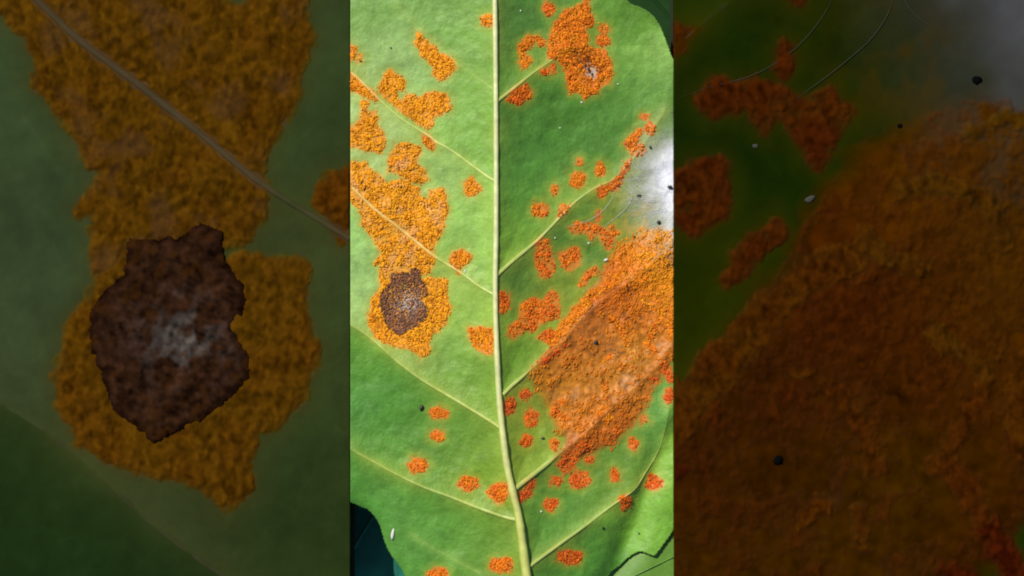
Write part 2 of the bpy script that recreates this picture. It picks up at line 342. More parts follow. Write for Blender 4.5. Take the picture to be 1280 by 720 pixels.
# ---------------------------------------------------------------- materials
def mat(name, attr=True, col=(.5, .5, .5), rough=.5, spec=.4, bump=0.0, bscale=900, gain=1.0, var=0.0, sheen=0.0, sat=1.0, trans=0.0):
    m = bpy.data.materials.new(name); m.use_nodes = True
    N = m.node_tree.nodes; L = m.node_tree.links; B = N['Principled BSDF']
    B.inputs['Roughness'].default_value = rough; B.inputs['Specular IOR Level'].default_value = spec
    src = None
    if attr:
        a = N.new('ShaderNodeAttribute'); a.attribute_name = 'tissue'; src = a.outputs['Color']
    else:
        r = N.new('ShaderNodeRGB'); r.outputs[0].default_value = (*col, 1); src = r.outputs[0]
    tc = N.new('ShaderNodeTexCoord')
    hs = N.new('ShaderNodeHueSaturation'); hs.inputs['Saturation'].default_value = sat; hs.inputs['Value'].default_value = gain
    L.new(src, hs.inputs['Color']); src = hs.outputs['Color']
    if var > 0:
        n = N.new('ShaderNodeTexNoise'); n.inputs['Scale'].default_value = bscale * 0.7; n.inputs['Detail'].default_value = 3
        L.new(tc.outputs['Object'], n.inputs['Vector'])
        mr = N.new('ShaderNodeMapRange'); mr.inputs['From Min'].default_value = .25; mr.inputs['From Max'].default_value = .75
        mr.inputs['To Min'].default_value = 1 - var; mr.inputs['To Max'].default_value = 1 + var
        L.new(n.outputs['Fac'], mr.inputs['Value'])
        mx = N.new('ShaderNodeMix'); mx.data_type = 'RGBA'; mx.blend_type = 'MULTIPLY'; mx.inputs['Factor'].default_value = 1
        L.new(src, mx.inputs[6]); L.new(mr.outputs['Result'], mx.inputs[7]); src = mx.outputs[2]
    L.new(src, B.inputs['Base Color'])
    if bump > 0:
        n = N.new('ShaderNodeTexNoise'); n.inputs['Scale'].default_value = bscale; n.inputs['Detail'].default_value = 4; n.inputs['Roughness'].default_value = .6
        L.new(tc.outputs['Object'], n.inputs['Vector'])
        bp = N.new('ShaderNodeBump'); bp.inputs['Strength'].default_value = bump; bp.inputs['Distance'].default_value = 0.0003
        L.new(n.outputs['Fac'], bp.inputs['Height']); L.new(bp.outputs['Normal'], B.inputs['Normal'])
    return m
M = {
 'leaf': mat('leaf_tissue', rough=.5, spec=.22, bump=.4, bscale=1500, var=.07),
 'vein': mat('vein_tissue', rough=.45, spec=.4, bump=.2, bscale=900, var=.06),
 'rust': mat('rust_spores', rough=.95, spec=.05, bump=.3, bscale=3500, var=.12),
 'lesion': mat('dead_tissue', rough=.7, spec=.3, bump=.5, bscale=2500, var=.15),
 'white': mat('white_mould', False, tuple(lin((225, 226, 230)) / KEXP), rough=.9, spec=.1, bump=.3, bscale=3000),
 'hair': mat('pale_strand', False, tuple(lin((205, 208, 190)) / KEXP), rough=.6, spec=.3),
 'black': mat('black_frass', False, (.010, .010, .009), rough=.5, spec=.4, bump=.4, bscale=2500),
 'pale': mat('pale_crumb', False, (.42, .43, .36), rough=.6, spec=.4, bump=.3, bscale=2500),
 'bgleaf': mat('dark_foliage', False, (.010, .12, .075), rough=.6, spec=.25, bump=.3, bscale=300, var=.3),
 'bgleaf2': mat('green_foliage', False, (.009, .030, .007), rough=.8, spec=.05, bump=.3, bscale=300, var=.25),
 'soil': mat('dark_soil', False, (.012, .016, .010), rough=.95, spec=.1, bump=.6, bscale=400, var=.3),
 'board': mat('dark_board', False, (.012, .014, .008), rough=.9, spec=.05, bump=.2, bscale=400, var=.2),
}
for sfx, DIMG in (('_dim', .105), ('_dim_shade', .068)):  # darkened copies of the strip materials; right set also stands in for slope shade
    M['leaf' + sfx] = mat('dim_leaf_copy', rough=1, spec=0, bump=.1, bscale=500, var=.04, gain=DIMG * 1.0, sat=.86 if sfx == '_dim' else 1.08)
    M['vein' + sfx] = mat('dim_vein_copy', rough=1, spec=0, bump=.1, bscale=400, var=.05, gain=DIMG * .8, sat=.8)
    M['rust' + sfx] = mat('dim_rust_copy', rough=1, spec=0, bump=.1, bscale=900, var=.08, gain=DIMG * 1.0)
    M['lesion' + sfx] = mat('dim_dead_copy', rough=1, spec=0, bump=.2, bscale=700, var=.12, gain=DIMG * .95)
    M['black' + sfx] = mat('dim_black_copy', False, (.002, .002, .002), rough=1, spec=0)
    M['hair' + sfx] = mat('dim_pale_copy', False, (.034, .034, .028), rough=1, spec=0)
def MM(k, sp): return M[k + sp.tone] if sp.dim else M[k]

# ---------------------------------------------------------------- mesh helpers
def mesh_obj(name, V, F, m, parent=None, colour=None, smooth=True):
    me = bpy.data.meshes.new(name)
    V = np.asarray(V, np.float32); F = np.asarray(F, np.int32); k = F.shape[1]
    me.vertices.add(len(V)); me.vertices.foreach_set('co', V.ravel())
    me.loops.add(F.size); me.loops.foreach_set('vertex_index', F.ravel())
    me.polygons.add(len(F)); me.polygons.foreach_set('loop_start', np.arange(0, F.size, k, dtype=np.int32))
    me.update(calc_edges=True); me.validate()
    if smooth: me.polygons.foreach_set('use_smooth', np.ones(len(me.polygons), bool))
    if colour is not None:
        a = me.attributes.new('tissue', 'FLOAT_COLOR', 'POINT')
        rgba = np.ones((len(V), 4), np.float32); rgba[:, :3] = colour
        a.data.foreach_set('color', rgba.ravel())
    me.materials.append(m)
    o = bpy.data.objects.new(name, me); COL.objects.link(o)
    if parent: o.parent = parent; o.matrix_parent_inverse = parent.matrix_world.inverted()
    return o
def empty(name, loc=(0, 0, 0)):
    o = bpy.data.objects.new(name, None); o.location = loc; o.empty_display_size = .005; COL.objects.link(o)
    bpy.context.view_layer.update(); return o
def tag(o, label=None, cat=None, group=None, kind=None):
    for k, v in (('label', label), ('category', cat), ('group', group), ('kind', kind)):
        if v: o[k] = v
    return o
def local(V, parent):
    return V
def grid_faces(nx, ny, keep=None):
    i = np.arange(ny - 1)[:, None] * nx + np.arange(nx - 1)[None, :]
    F = np.stack([i, i + nx, i + nx + 1, i + 1], -1).reshape(-1, 4)
    if keep is not None: F = F[keep[F].all(1)]
    return F
def compact(V, F, *extra):
    used = np.zeros(len(V), bool); used[F.ravel()] = True
    re = np.cumsum(used) - 1
    return (V[used], re[F]) + tuple(e[used] for e in extra)
def solid(V, F, thick):
    """give an open sheet (thickness downwards) an underside and rim"""
    n = len(V); V2 = V.copy(); V2[:, 2] -= thick
    E = np.concatenate([F[:, [0, 1]], F[:, [1, 2]], F[:, [2, 3]], F[:, [3, 0]]])
    key = np.minimum(E[:, 0], E[:, 1]).astype(np.int64) * n + np.maximum(E[:, 0], E[:, 1])
    _, inv, cnt = np.unique(key, return_inverse=True, return_counts=True)
    R = E[cnt[inv] == 1]
    rim = np.stack([R[:, 1], R[:, 0], R[:, 0] + n, R[:, 1] + n], 1)
    return np.concatenate([V, V2]), np.concatenate([F, F[:, ::-1] + n, rim])

# ico sphere for the spore grains
bm = bmesh.new(); bmesh.ops.create_icosphere(bm, subdivisions=2, radius=1)
ICO_V = np.array([v.co[:] for v in bm.verts]); ICO_F = np.array([[v.index for v in f.verts] for f in bm.faces]); bm.free()
def grains(name, sp, cx, cy, rx, ry, rot, rz, lift, colour, m, parent, seed=1):
    r = np.random.default_rng(seed); n = len(cx)
    if n == 0: return None
    nv = len(ICO_V)
    B = ICO_V[None] * (1 + r.uniform(-.16, .16, (n, nv, 1)))
    x = B[..., 0] * rx[:, None]; y = B[..., 1] * ry[:, None]; z = B[..., 2] * rz[:, None]
    c, s = np.cos(rot)[:, None], np.sin(rot)[:, None]
    X = cx[:, None] + x * c - y * s; Y = cy[:, None] + x * s + y * c
    H = (sp.h(cx, cy) + lift * sp.scale)[:, None] + z * sp.scale
    V = sp.map(X.ravel(), Y.ravel(), H.ravel())
    F = (ICO_F[None] + (np.arange(n) * nv)[:, None, None]).reshape(-1, 3)
    tipt = np.clip(B[..., 2], -1, 1)
    C = np.repeat(colour, nv, 0)
    return tag(mesh_obj(name, V, F, m, parent, np.clip(C, .003, 1)), kind='stuff')

GY, GO, GR = lin((247, 168, 36)), lin((240, 132, 30)), lin((230, 92, 34))
def hue_col(h):
    h = np.clip(h, 0, 1)[:, None]
    return np.where(h < .5, GY * (1 - 2 * h) + GO * 2 * h, GO * (2 - 2 * h) + GR * (2 * h - 1))
def scatter(x0, x1, y0, y1, sp, r):
    xs, ys = np.meshgrid(np.arange(x0, x1, sp), np.arange(y0, y1, sp * .866))
    xs[1::2] += sp / 2
    return (xs + r.uniform(-.42, .42, xs.shape) * sp).ravel(), (ys + r.uniform(-.42, .42, ys.shape) * sp).ravel()

les_sd = lambda x, y: poly_sd(x, y, LESION) + 1.0 * fbm(x, y, 3.2, 3, 2)
def build_patches(sp, parent, clip):
    x0, x1, y0, y1 = clip
    for k, (P, hue, fill) in enumerate(PATCH):
        r = np.random.default_rng(100 + k)
        xs = [p[0] for p in P]; ys = [p[1] for p in P]
        step = 2.15
        cx, cy = scatter(min(xs) - 6, max(xs) + 6, min(ys) - 6, max(ys) + 6, step, r)
        v = patch_in(cx, cy, P); u = r.random(len(cx)); thin = fbm(cx, cy, 11, 3, 6)
        keep = (u < sstep(-2.6, 1.6, v) * (fill + .12 * np.sign(thin) * (fill < .9))) | (v > -3.5) & (u < .06)
        if fill < .95: keep &= ~((thin > .42) & (u < .75))
        keep &= les_sd(cx, cy) < 1.0
        keep &= np.abs(cx - midx(cy)) > mid_r(cy) * .8
        for nme in ('L3', 'R4', 'R3', 'L2'): keep &= seg_dist(cx, cy, SMOOTH[nme]) > 2.0
        # grains thin out on the mould and round the pale centre of the big pustule
        keep &= ~((np.hypot(cx - 739, cy - 90) < 9 + 4 * fbm(cx, cy, 5, 2, 1)) & (u < .85))
        keep &= (cx > x0) & (cx < x1) & (cy > y0) & (cy < y1)
        cx, cy, v = cx[keep], cy[keep], v[keep]; n = len(cx)
        if n == 0: continue
        big = np.clip(.75 + .3 * vn(cx / 6, cy / 6, 3), .5, 1.2)
        rad = r.uniform(.8, 1.6, n) * np.clip(.72 + .1 * np.clip(v, -2, 4), .5, 1.1); flat = sp.flat * np.interp(hue, [0, .45, 1], [.72, .66, .36])
        el = r.uniform(1.0, 1.75, n)
        rot = 0.9 + 1.2 * vn(cx / 8, cy / 8, 5) + r.normal(0, .6, n)
        hh = hue + r.normal(0, .12, n) + .12 * vn(cx / 9, cy / 9, 2)
        c = hue_col(hh) * r.uniform(.70, 1.16, (n, 1))
        tan = sstep(.15, .7, fbm(cx, cy, 16, 2, 5)) * (k in (7, 8)) * .5 * sstep(3, 9, v); c = mix(c, lin((226, 172, 120)), tan)
        dk = (r.random(n) < .14) * .6 * (.5 if sp.dim else 1); c = mix(c, lin((150, 66, 18)), dk)
        # dark crust round the hole in the big pustule
        e = np.exp(-((cx - 731) ** 2 + (cy - 74) ** 2) / 330) * (r.random(n) < .6); c = mix(c, lin((88, 40, 16)), .85 * e)
        grains('rust_patch', sp, cx, cy, rad * el, rad / np.sqrt(el), rot, rad * r.uniform(.8, 1.25, n) * flat, (r.uniform(-.5, 1.3, n) * big + 1.3 * fbm(cx, cy, 7, 2, 3)) * flat * np.clip(.5 + v * .3, .3, 1), c / KEXP, MM('rust', sp), parent, k)
    # loose pustules over the large dead area
    r = np.random.default_rng(55)
    cx, cy = scatter(655, 872, 285, 600, 2.7, r)
    v = poly_sd(cx, cy, BIG); u = r.random(len(cx))
    den = sstep(-.2, .6, fbm(cx, cy, 15, 4, 2)) * .8 + .12 + .35 * sstep(735, 790, cx) * (1 - sstep(380, 430, cy)) + .35 * np.exp(-((cx - 825) ** 2 + (cy - 330) ** 2) / 2600) + .2 * np.exp(-((cx - 780) ** 2 + (cy - 365) ** 2) / 900)
    den = den - .34 * np.exp(-((cx - 728) ** 2 + (cy - 422) ** 2) / 900) - .42 * np.exp(-((cx - 800) ** 2 + (cy - 447) ** 2) / 500) - .25 * np.exp(-((cx - 738) ** 2 + (cy - 492) ** 2) / 900)
    keep = (v + 6 * fbm(cx, cy, 12, 3, 5) > -5) & (u < den * sstep(-16, 4, v)) & (mould(cx, cy) > 48) & (cx > x0) & (cx < x1) & (cy > y0) & (cy < y1)
    for nme in ('R4', 'R3'): keep &= seg_dist(cx, cy, SMOOTH[nme]) > 1.6
    cx, cy = cx[keep], cy[keep]; n = len(cx)
    if n:
        rad = r.uniform(.7, 1.6, n); el = r.uniform(1, 2.3, n)
        hh = .58 - .55 * sstep(770, 840, cx) * (1 - sstep(360, 430, cy)) + .25 * sstep(520, 580, cy) + r.normal(0, .16, n)
        c = hue_col(hh) * r.uniform(.6, 1.08, (n, 1)); c = mix(c, bigcol(cx, cy), r.uniform(.2, .8, n))
        rot = 1.9 + .9 * vn(cx / 14, cy / 14, 5) + r.normal(0, .5, n)
        grains('rust_patch', sp, cx, cy, rad * el, rad / np.sqrt(el), rot, rad * r.uniform(.35, .8, n) * sp.flat, r.uniform(-.5, .45, n) * sp.flat, c / KEXP, MM('rust', sp), parent, 77)

def sheet(name, sp, parent, clip, box, vfun, cfun, rough=1.0, zo=0):
    """a low granular crust with soft edges, lying on the blade"""
    x0, x1, y0, y1 = clip; st = .5
    a0, a1, b0, b1 = max(x0, box[0]), min(x1, box[1]), max(y0, box[2]), min(y1, box[3])
    if a1 - a0 < 2 or b1 - b0 < 2: return None
    nx = int((a1 - a0) / st) + 2; ny = int((b1 - b0) / st) + 2
    gx, gy = np.meshgrid(np.linspace(a0, a1, nx), np.linspace(b0, b1, ny)); gx = gx.ravel(); gy = gy.ravel()
    v = vfun(gx, gy)
    for nme in ('L3', 'R2'): v = np.minimum(v, 1.6 * (seg_dist(gx, gy, SMOOTH[nme]) - 2.6))
    keep = v > -2.6
    F = grid_faces(nx, ny, keep)
    if len(F) == 0: return None
    g = fbm(gx + .6 * vn(gx / 3, gy / 3, 1), gy * .8, 2.3, 2, 1); e = sstep(-2.5, 3.2, v + 1.1 * g)
    h = sp.h(gx, gy) + sp.scale * (-.1 + e * (.75 + .012 * zo + rough * (.26 * g + .12 * fbm(gx, gy, 9, 2, 4))))
    c = cfun(gx, gy, g); c = mix(blade_colour(gx, gy), c, e)
    V, F, c = compact(sp.map(gx, gy, h), F, np.clip(c, .003, 1))
    return tag(mesh_obj(name, V, F, MM('rust', sp), parent, c / KEXP), kind='stuff')
def soft_patches(sp, parent, clip):
    for k, (P, hue, fill) in enumerate(PATCH):
        xs = [p[0] for p in P]; ys = [p[1] for p in P]
        def cf(x, y, g, hue=hue, k=k):
            c = hue_col(hue + .14 * vn(x / 9, y / 9, 2)) * (.74 + .34 * g)[:, None]
            return mix(c, lin((214, 160, 112)), sstep(.0, .8, fbm(x, y, 13, 3, 5)) * (k in (7, 8)) * .3)
        sheet('rust_patch', sp, parent, clip, (min(xs) - 5, max(xs) + 5, min(ys) - 5, max(ys) + 5),
              lambda x, y, P=P, f=fill: np.minimum(np.minimum(patch_in(x, y, P), 1.5 - les_sd(x, y)), 6 * (fbm(x, y, 8, 3, 6) + .2) + 12 * (f - .35)), cf, 1.0, k % 7)
    def bv(x, y):
        den = fbm(x, y, 20, 4, 2) * .8 + .5 * fbm(x, y, 6, 3, 5) + .7 * np.exp(-((x - 825) ** 2 + (y - 330) ** 2) / 2600) + .4 * np.exp(-((x - 780) ** 2 + (y - 365) ** 2) / 900)
        return np.minimum(5 * (den - .15), np.minimum(poly_sd(x, y, BIG), (mould(x, y) - 50) * .3))
    def bc(x, y, g):
        hh = .7 - .4 * sstep(770, 840, x) * (1 - sstep(360, 430, y)) + .25 * sstep(520, 580, y)
        return mix(hue_col(hh) * (.72 + .3 * g)[:, None], bigcol(x, y), np.clip(.45 + .4 * fbm(x, y, 12, 2, 3), 0, 1))
    sheet('rust_patch', sp, parent, clip, (655, 875, 280, 600), bv, bc, .8, -14)

def build_blade(name, sp, parent, x0, x1, y0, y1, step, thick, outline=True):
    nx = int(round((x1 - x0) / step)) + 1; ny = int(round((y1 - y0) / step)) + 1
    gx, gy = np.meshgrid(np.linspace(x0, x1, nx), np.linspace(y0, y1, ny))
    gx = gx.ravel(); gy = gy.ravel()
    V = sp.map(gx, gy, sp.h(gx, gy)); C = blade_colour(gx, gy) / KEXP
    keep = None
    if outline:
        a, b, c = (np.array([tuple(p) for p in resample(o, 4)]) for o in (OUT_TR, OUT_BL, OUT_BR))
        keep = ~((gx > 760) & (gy < np.interp(gx, a[:, 0], a[:, 1])))
        bl = np.interp(gx, b[:, 0], b[:, 1]); keep &= ~((gx < 518) & (gy > bl))
        c = c[np.argsort(c[:, 0])]; br = np.interp(gx, c[:, 0], c[:, 1]); keep &= ~((gx > 737) & (gy > br))
    F = grid_faces(nx, ny, keep); V, F, C = compact(V, F, C)
    V, F = solid(V, F, thick * S); C = np.concatenate([C, C])
    return mesh_obj(name, V, F, MM('leaf', sp), parent, C)

def build_vein(name, sp, parent, pts, r0, r1, clip, colf, proud=.75):
    P = resample(pts, 3.0); x0, x1, y0, y1 = clip
    ins = (P[:, 0] > x0) & (P[:, 0] < x1) & (P[:, 1] > y0) & (P[:, 1] < y1)
    if ins.sum() < 3: return None
    idx = np.where(ins)[0]; P0 = P; t_all = np.linspace(0, 1, len(P)); P = P[idx[0]:idx[-1] + 1]; t = t_all[idx[0]:idx[-1] + 1]
    r = r0(P) if callable(r0) else r0 + (r1 - r0) * t
    if not callable(r0): r = r * (1 - .96 * sstep(-14, 8, poly_sd(P[:, 0], P[:, 1], BIG)))
    if sp.dim: r = r * .72 * (1 + .25 * vn(P[:, 0] / 5, P[:, 1] / 5, 3))
    r = r * (1 + .07 * vn(P[:, 0] / 9, P[:, 1] / 9, 1))
    T = np.gradient(P, axis=0); T /= np.linalg.norm(T, axis=1, keepdims=True) + 1e-9; Nn = np.stack([-T[:, 1], T[:, 0]], 1)
    K = 11; ang = np.linspace(-.25, math.pi + .25, K)
    X = P[:, 0][:, None] + Nn[:, 0][:, None] * r[:, None] * np.cos(ang); Y = P[:, 1][:, None] + Nn[:, 1][:, None] * r[:, None] * np.cos(ang)
    H = sp.h(P[:, 0], P[:, 1])[:, None] + (np.sin(ang)[None] * proud * r[:, None] - .3) * sp.scale
    V = sp.map(X.ravel(), Y.ravel(), H.ravel())
    C = np.repeat(colf(P, t), K, 0) / KEXP
    fl = np.tile(np.abs(np.cos(ang)) ** 1.8, len(P)); C = mix(C, blade_colour((X + (X - P[:, :1]) * .6).ravel(), (Y + (Y - P[:, 1:]) * .6).ravel()) / KEXP, .85 * fl)
    C = C * (1 + .08 * vn(X.ravel() / 3, Y.ravel() / 3, 4))[:, None]
    return mesh_obj(name, V, grid_faces(K, len(P)), MM('vein', sp), parent, C)
def lateral_colour(P, t):
    c = np.tile(lin((206, 212, 112)), (len(P), 1))
    c = mix(c, blade_colour(P[:, 0] + 3, P[:, 1] + 3), np.clip(.3 + .45 * t, 0, 1))
    cov, _, _ = rust_cover(P[:, 0], P[:, 1]); c = mix(c, lin((228, 190, 104)), .75 * sstep(-8, 0, cov))
    return mix(c, bigcol(P[:, 0], P[:, 1]), sstep(-14, 4, poly_sd(P[:, 0], P[:, 1], BIG)))
def mid_colour(P, t):
    a = lin((226, 226, 166)); b = lin((206, 208, 110)); return mix(np.tile(a, (len(P), 1)), b, sstep(.55, .95, t))

def build_lesion(sp, parent, clip):
    x0, x1, y0, y1 = clip; st = .6
    xs = np.arange(468, 542, st); ys = np.arange(330, 426, st); gx, gy = np.meshgrid(xs, ys); nx, ny = len(xs), len(ys); gx = gx.ravel(); gy = gy.ravel()
    sd = les_sd(gx, gy); keep = (sd > -.6) & (gx > x0) & (gx < x1) & (gy > y0) & (gy < y1)
    hb = sp.h(gx, gy) + sp.scale * ((1.3 if sp.dim else 0) + (.7 if sp.dim else 1) * (.9 * sstep(-.5, 3, sd) + .75 * fbm(gx, gy, 3.4, 3, 3) + .5 * fbm(gx, gy, 14, 2, 1) - 1.2 * np.exp(-((gx - 505) ** 2 + (gy - 378) ** 2) / 700)))
    c = np.tile(lin((124, 80, 54)), (gx.size, 1)) * (1 + .35 * fbm(gx, gy, 4, 3, 0))[:, None]
    g = np.exp(-((gx - 510) ** 2 + (gy - 380) ** 2) / 200) * sstep(-.4, .6, fbm(gx, gy, 5, 3, 6)); c = mix(c, lin((205, 195, 185)), .75 * g)
    c = mix(c, lin((70, 38, 28)), .7 * (1 - sstep(0, 3.5, sd)))
    if sp.dim: c = c * np.clip(1.25 + .75 * fbm(gx, gy, 2.4, 2, 5), .3, 2.2)[:, None]
    if sp.dim: c = mix(c, lin((170, 104, 40)), .5 * sstep(.35, .75, fbm(gx, gy, 3.2, 2, 4) + .4 * fbm(gx, gy, 14, 2, 2)))
    V = sp.map(gx, gy, hb); F = grid_faces(nx, ny, keep); V, F, c = compact(V, F, np.clip(c, .004, 1))
    o = mesh_obj('dead_spot', V, F, MM('lesion', sp), parent, c / KEXP)
    r = np.random.default_rng(9); cx, cy = scatter(468, 542, 330, 426, 2.1, r); sd = les_sd(cx, cy)
    k = (sd > 0) & (cx > x0) & (cx < x1) & (cy > y0) & (cy < y1) & (r.random(len(cx)) < .86); cx, cy, sd = cx[k], cy[k], sd[k]; n = len(cx)
    if n and not sp.dim:
        c = np.tile(lin((142, 92, 60)), (n, 1)) * r.uniform(.4, 1.4, (n, 1))
        c = mix(c, lin((205, 130, 45)), (r.random(n) < .18 + .2 * sstep(.1, .6, fbm(cx, cy, 12, 2, 4))) * .8)
        g = np.exp(-((cx - 511) ** 2 + (cy - 379) ** 2) / 160) * (r.random(n) < .6); c = mix(c, lin((215, 205, 200)), .85 * g)
        c = mix(c, lin((62, 34, 26)), .75 * (1 - sstep(0, 4, sd)) * (r.random(n) < .75))
        rad = r.uniform(.6, 1.1, n); el = r.uniform(1, 1.8, n)
        grains('crust', sp, cx, cy, rad * el, rad / np.sqrt(el), r.uniform(0, 3.1, n), rad * sp.flat, .6 + r.uniform(0, 1.0, n) * sp.flat, c / KEXP, MM('lesion', sp), o, 5)
    return o

def tube(name, pts3, rad, m, parent=None):
    P = np.asarray(pts3, float); n = len(P); K = 6
    T = np.gradient(P, axis=0); T /= np.linalg.norm(T, axis=1, keepdims=True) + 1e-12
    U = np.cross(T, [0, 0, 1.0]); U /= np.linalg.norm(U, axis=1, keepdims=True) + 1e-12; W = np.cross(U, T)
    a = np.arange(K + 1) / K * 2 * math.pi; rr = np.asarray(rad) * np.ones(n)
    V = P[:, None] + rr[:, None, None] * (U[:, None] * np.cos(a)[None, :, None] + W[:, None] * np.sin(a)[None, :, None])
    return mesh_obj(name, V.reshape(-1, 3), grid_faces(K + 1, n), m, parent)
def strand(sp, parent, pts, w, lift=.5):
    P = resample(pts, 2.0); t = np.linspace(0, 1, len(P))
    V = sp.map(P[:, 0], P[:, 1], sp.h(P[:, 0], P[:, 1]) + lift * sp.scale)
    return tube('strand', V, w * S * sp.scale * (.4 if sp.dim else 1) * np.clip(np.sin(t * math.pi) * 1.5, .25, 1), MM('hair', sp), parent)
STRANDS = [([(706, 285), (717, 281), (735, 276), (750, 267), (761, 255), (767, 243), (767, 225)], .24), ([(750, 287), (770, 272), (783, 260), (790, 247), (788, 235), (783, 218)], .28),
           ([(783, 218), (790, 235), (797, 250), (806, 258)], .25), ([(775, 232), (785, 237), (793, 246)], .3)]

# ---------------------------------------------------------------- the setting below
def slab(name, m, x0, x1, y0, y1, ztop, zbot, parent=None, bevel=0):
    a = place([x0, x1, x1, x0], [y0, y0, y1, y1], [0] * 4)
    V = np.concatenate([a, a]); V[:4, 2] = zbot * S; V[4:, 2] = ztop * S
    F = [[3, 2, 1, 0], [4, 5, 6, 7], [0, 1, 5, 4], [1, 2, 6, 5], [2, 3, 7, 6], [3, 0, 4, 7]]
    F = [f[::-1] for f in F]
    return mesh_obj(name, V, F, m, parent, smooth=False)
GZ = -150.0
gx, gy = np.meshgrid(np.linspace(-900, 2180, 78), np.linspace(-900, 1620, 64)); gx = gx.ravel(); gy = gy.ravel()
gv = np.stack([(gx - 640) * S, (360 - gy) * S, (GZ + 5 * fbm(gx, gy, 140, 3, 1)) * S], -1)
tag(mesh_obj('ground', gv, grid_faces(78, 64), M['soil']), kind='structure')

def far_leaf(name, m, poly_mid, halfw, zc, label, curl=6, under=False):
    """a simple leaf: pointed sheet folded along its midrib, with a midrib ridge"""
    P = resample(poly_mid, 6.0); n = len(P); T = np.gradient(P, axis=0); T /= np.linalg.norm(T, axis=1, keepdims=True); N2 = np.stack([-T[:, 1], T[:, 0]], 1)
    t = np.linspace(0, 1, n); w = halfw * np.sin(np.clip(t * .96 + .03, 0, 1) * math.pi) ** .6
    K = 25; u = np.linspace(-1, 1, K)
    X = P[:, 0][:, None] + N2[:, 0][:, None] * w[:, None] * u; Y = P[:, 1][:, None] + N2[:, 1][:, None] * w[:, None] * u
    H = zc - curl * np.abs(u)[None] ** 1.3 + 3 * fbm(X, Y, 50, 3, 2) + 2.2 * np.sin(t * 40)[:, None] * np.abs(u)[None]
    if under: H = np.minimum(H, height(X, Y) - 5)
    root = empty(name, tuple(place(P[0][0], P[0][1], zc)))
    V, F = solid(place(X.ravel(), Y.ravel(), H.ravel()), grid_faces(K, n), 2 * S)
    mesh_obj('blade', V, F, m, root)
    Vm = place(P[:, 0], P[:, 1], H[:, K // 2] + 1.0); tube('midrib', Vm, (1.0 if under else 3) * S * np.linspace(1, .4, n), m, root)
    tag(root, label, 'leaf'); return root
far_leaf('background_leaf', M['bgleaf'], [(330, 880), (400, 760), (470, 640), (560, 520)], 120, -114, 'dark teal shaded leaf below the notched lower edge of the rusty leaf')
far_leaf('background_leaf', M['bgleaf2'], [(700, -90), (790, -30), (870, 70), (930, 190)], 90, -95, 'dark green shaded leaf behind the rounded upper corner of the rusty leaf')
far_leaf('background_leaf', mat('lower_foliage', False, tuple(lin((112, 158, 62)) * np.array([.76, .78, .55]) / KEXP), rough=.5, spec=.35, bump=.3, bscale=700, var=.12),
         [(690, 790), (760, 738), (850, 692), (960, 640)], 66, -35, 'bright green leaf tip tucked under the lower flank of the rusty leaf', curl=3, under=True)

# ---------------------------------------------------------------- the rusty leaf
ST = Strip()
leaf = empty('rusty_leaf', tuple(place(620, 360, height(np.array([620.]), np.array([360.]))[0] - 2)))
tag(leaf, 'green leaf strip with pale midrib, orange rust patches, brown dead spot and white mould', 'leaf')
CL = (438.0, 842.0, -20.0, 742.0)
build_blade('blade', ST, leaf, CL[0], CL[1], CL[2], CL[3], 1.25, 1.8)
build_vein('midrib', ST, leaf, MID, lambda P: mid_r(P[:, 1]), 0, CL, mid_colour, .6)
for k, (pts, r0, r1) in VEINS.items(): build_vein('lateral_vein', ST, leaf, pts, r0, r1, CL, lateral_colour, .36)
build_patches(ST, leaf, (439.2, 840.8, -18, 740))
build_lesion(ST, leaf, CL)

# white mould felt: a thin tangle of strands on the pale area
r = np.random.default_rng(21)
mp = empty('white_mould', tuple(place(835, 240, -30)))
mp.parent = leaf; mp.matrix_parent_inverse = leaf.matrix_world.inverted()
for pts, w in STRANDS: strand(ST, mp, pts, w)
fv = []; ff = []; base = 0
for i in range(260):
    a = math.pi + r.normal(0, .95); d = 64 * r.random() ** .7; x = 848 + d * math.cos(a); y = 236 + d * 1.1 * math.sin(a)
    if not (440 < x < 840.5): continue
    a2 = a + r.normal(0, .35) + .35; L_ = r.uniform(8, 26); bend = r.normal(0, .35)
    tt = np.linspace(0, 1, 6); X = x + np.cos(a2 + bend * tt) * L_ * (tt - .5); Y = y + np.sin(a2 + bend * tt) * L_ * (tt - .5)
    if X.max() > 841.5: continue
    H = height(X, Y) + r.uniform(.05, .5); w = r.uniform(.05, .13)
    dx = np.gradient(X); dy = np.gradient(Y); l = np.hypot(dx, dy)
    for s, (ox, oy, oz) in enumerate(((1, 0, 0), (0, 0, 1.2), (-1, 0, 0))):
        fv.append(place(X - dy / l * w * ox, Y + dx / l * w * ox, H + w * oz))
    for j in range(5):
        for s in range(2):
            p = base + s * 6 + j; ff.append([p, p + 1, p + 7, p + 6])
    base += 18
tag(mesh_obj('mould_felt', np.concatenate(fv), np.array(ff), M['white'], mp), kind='stuff')

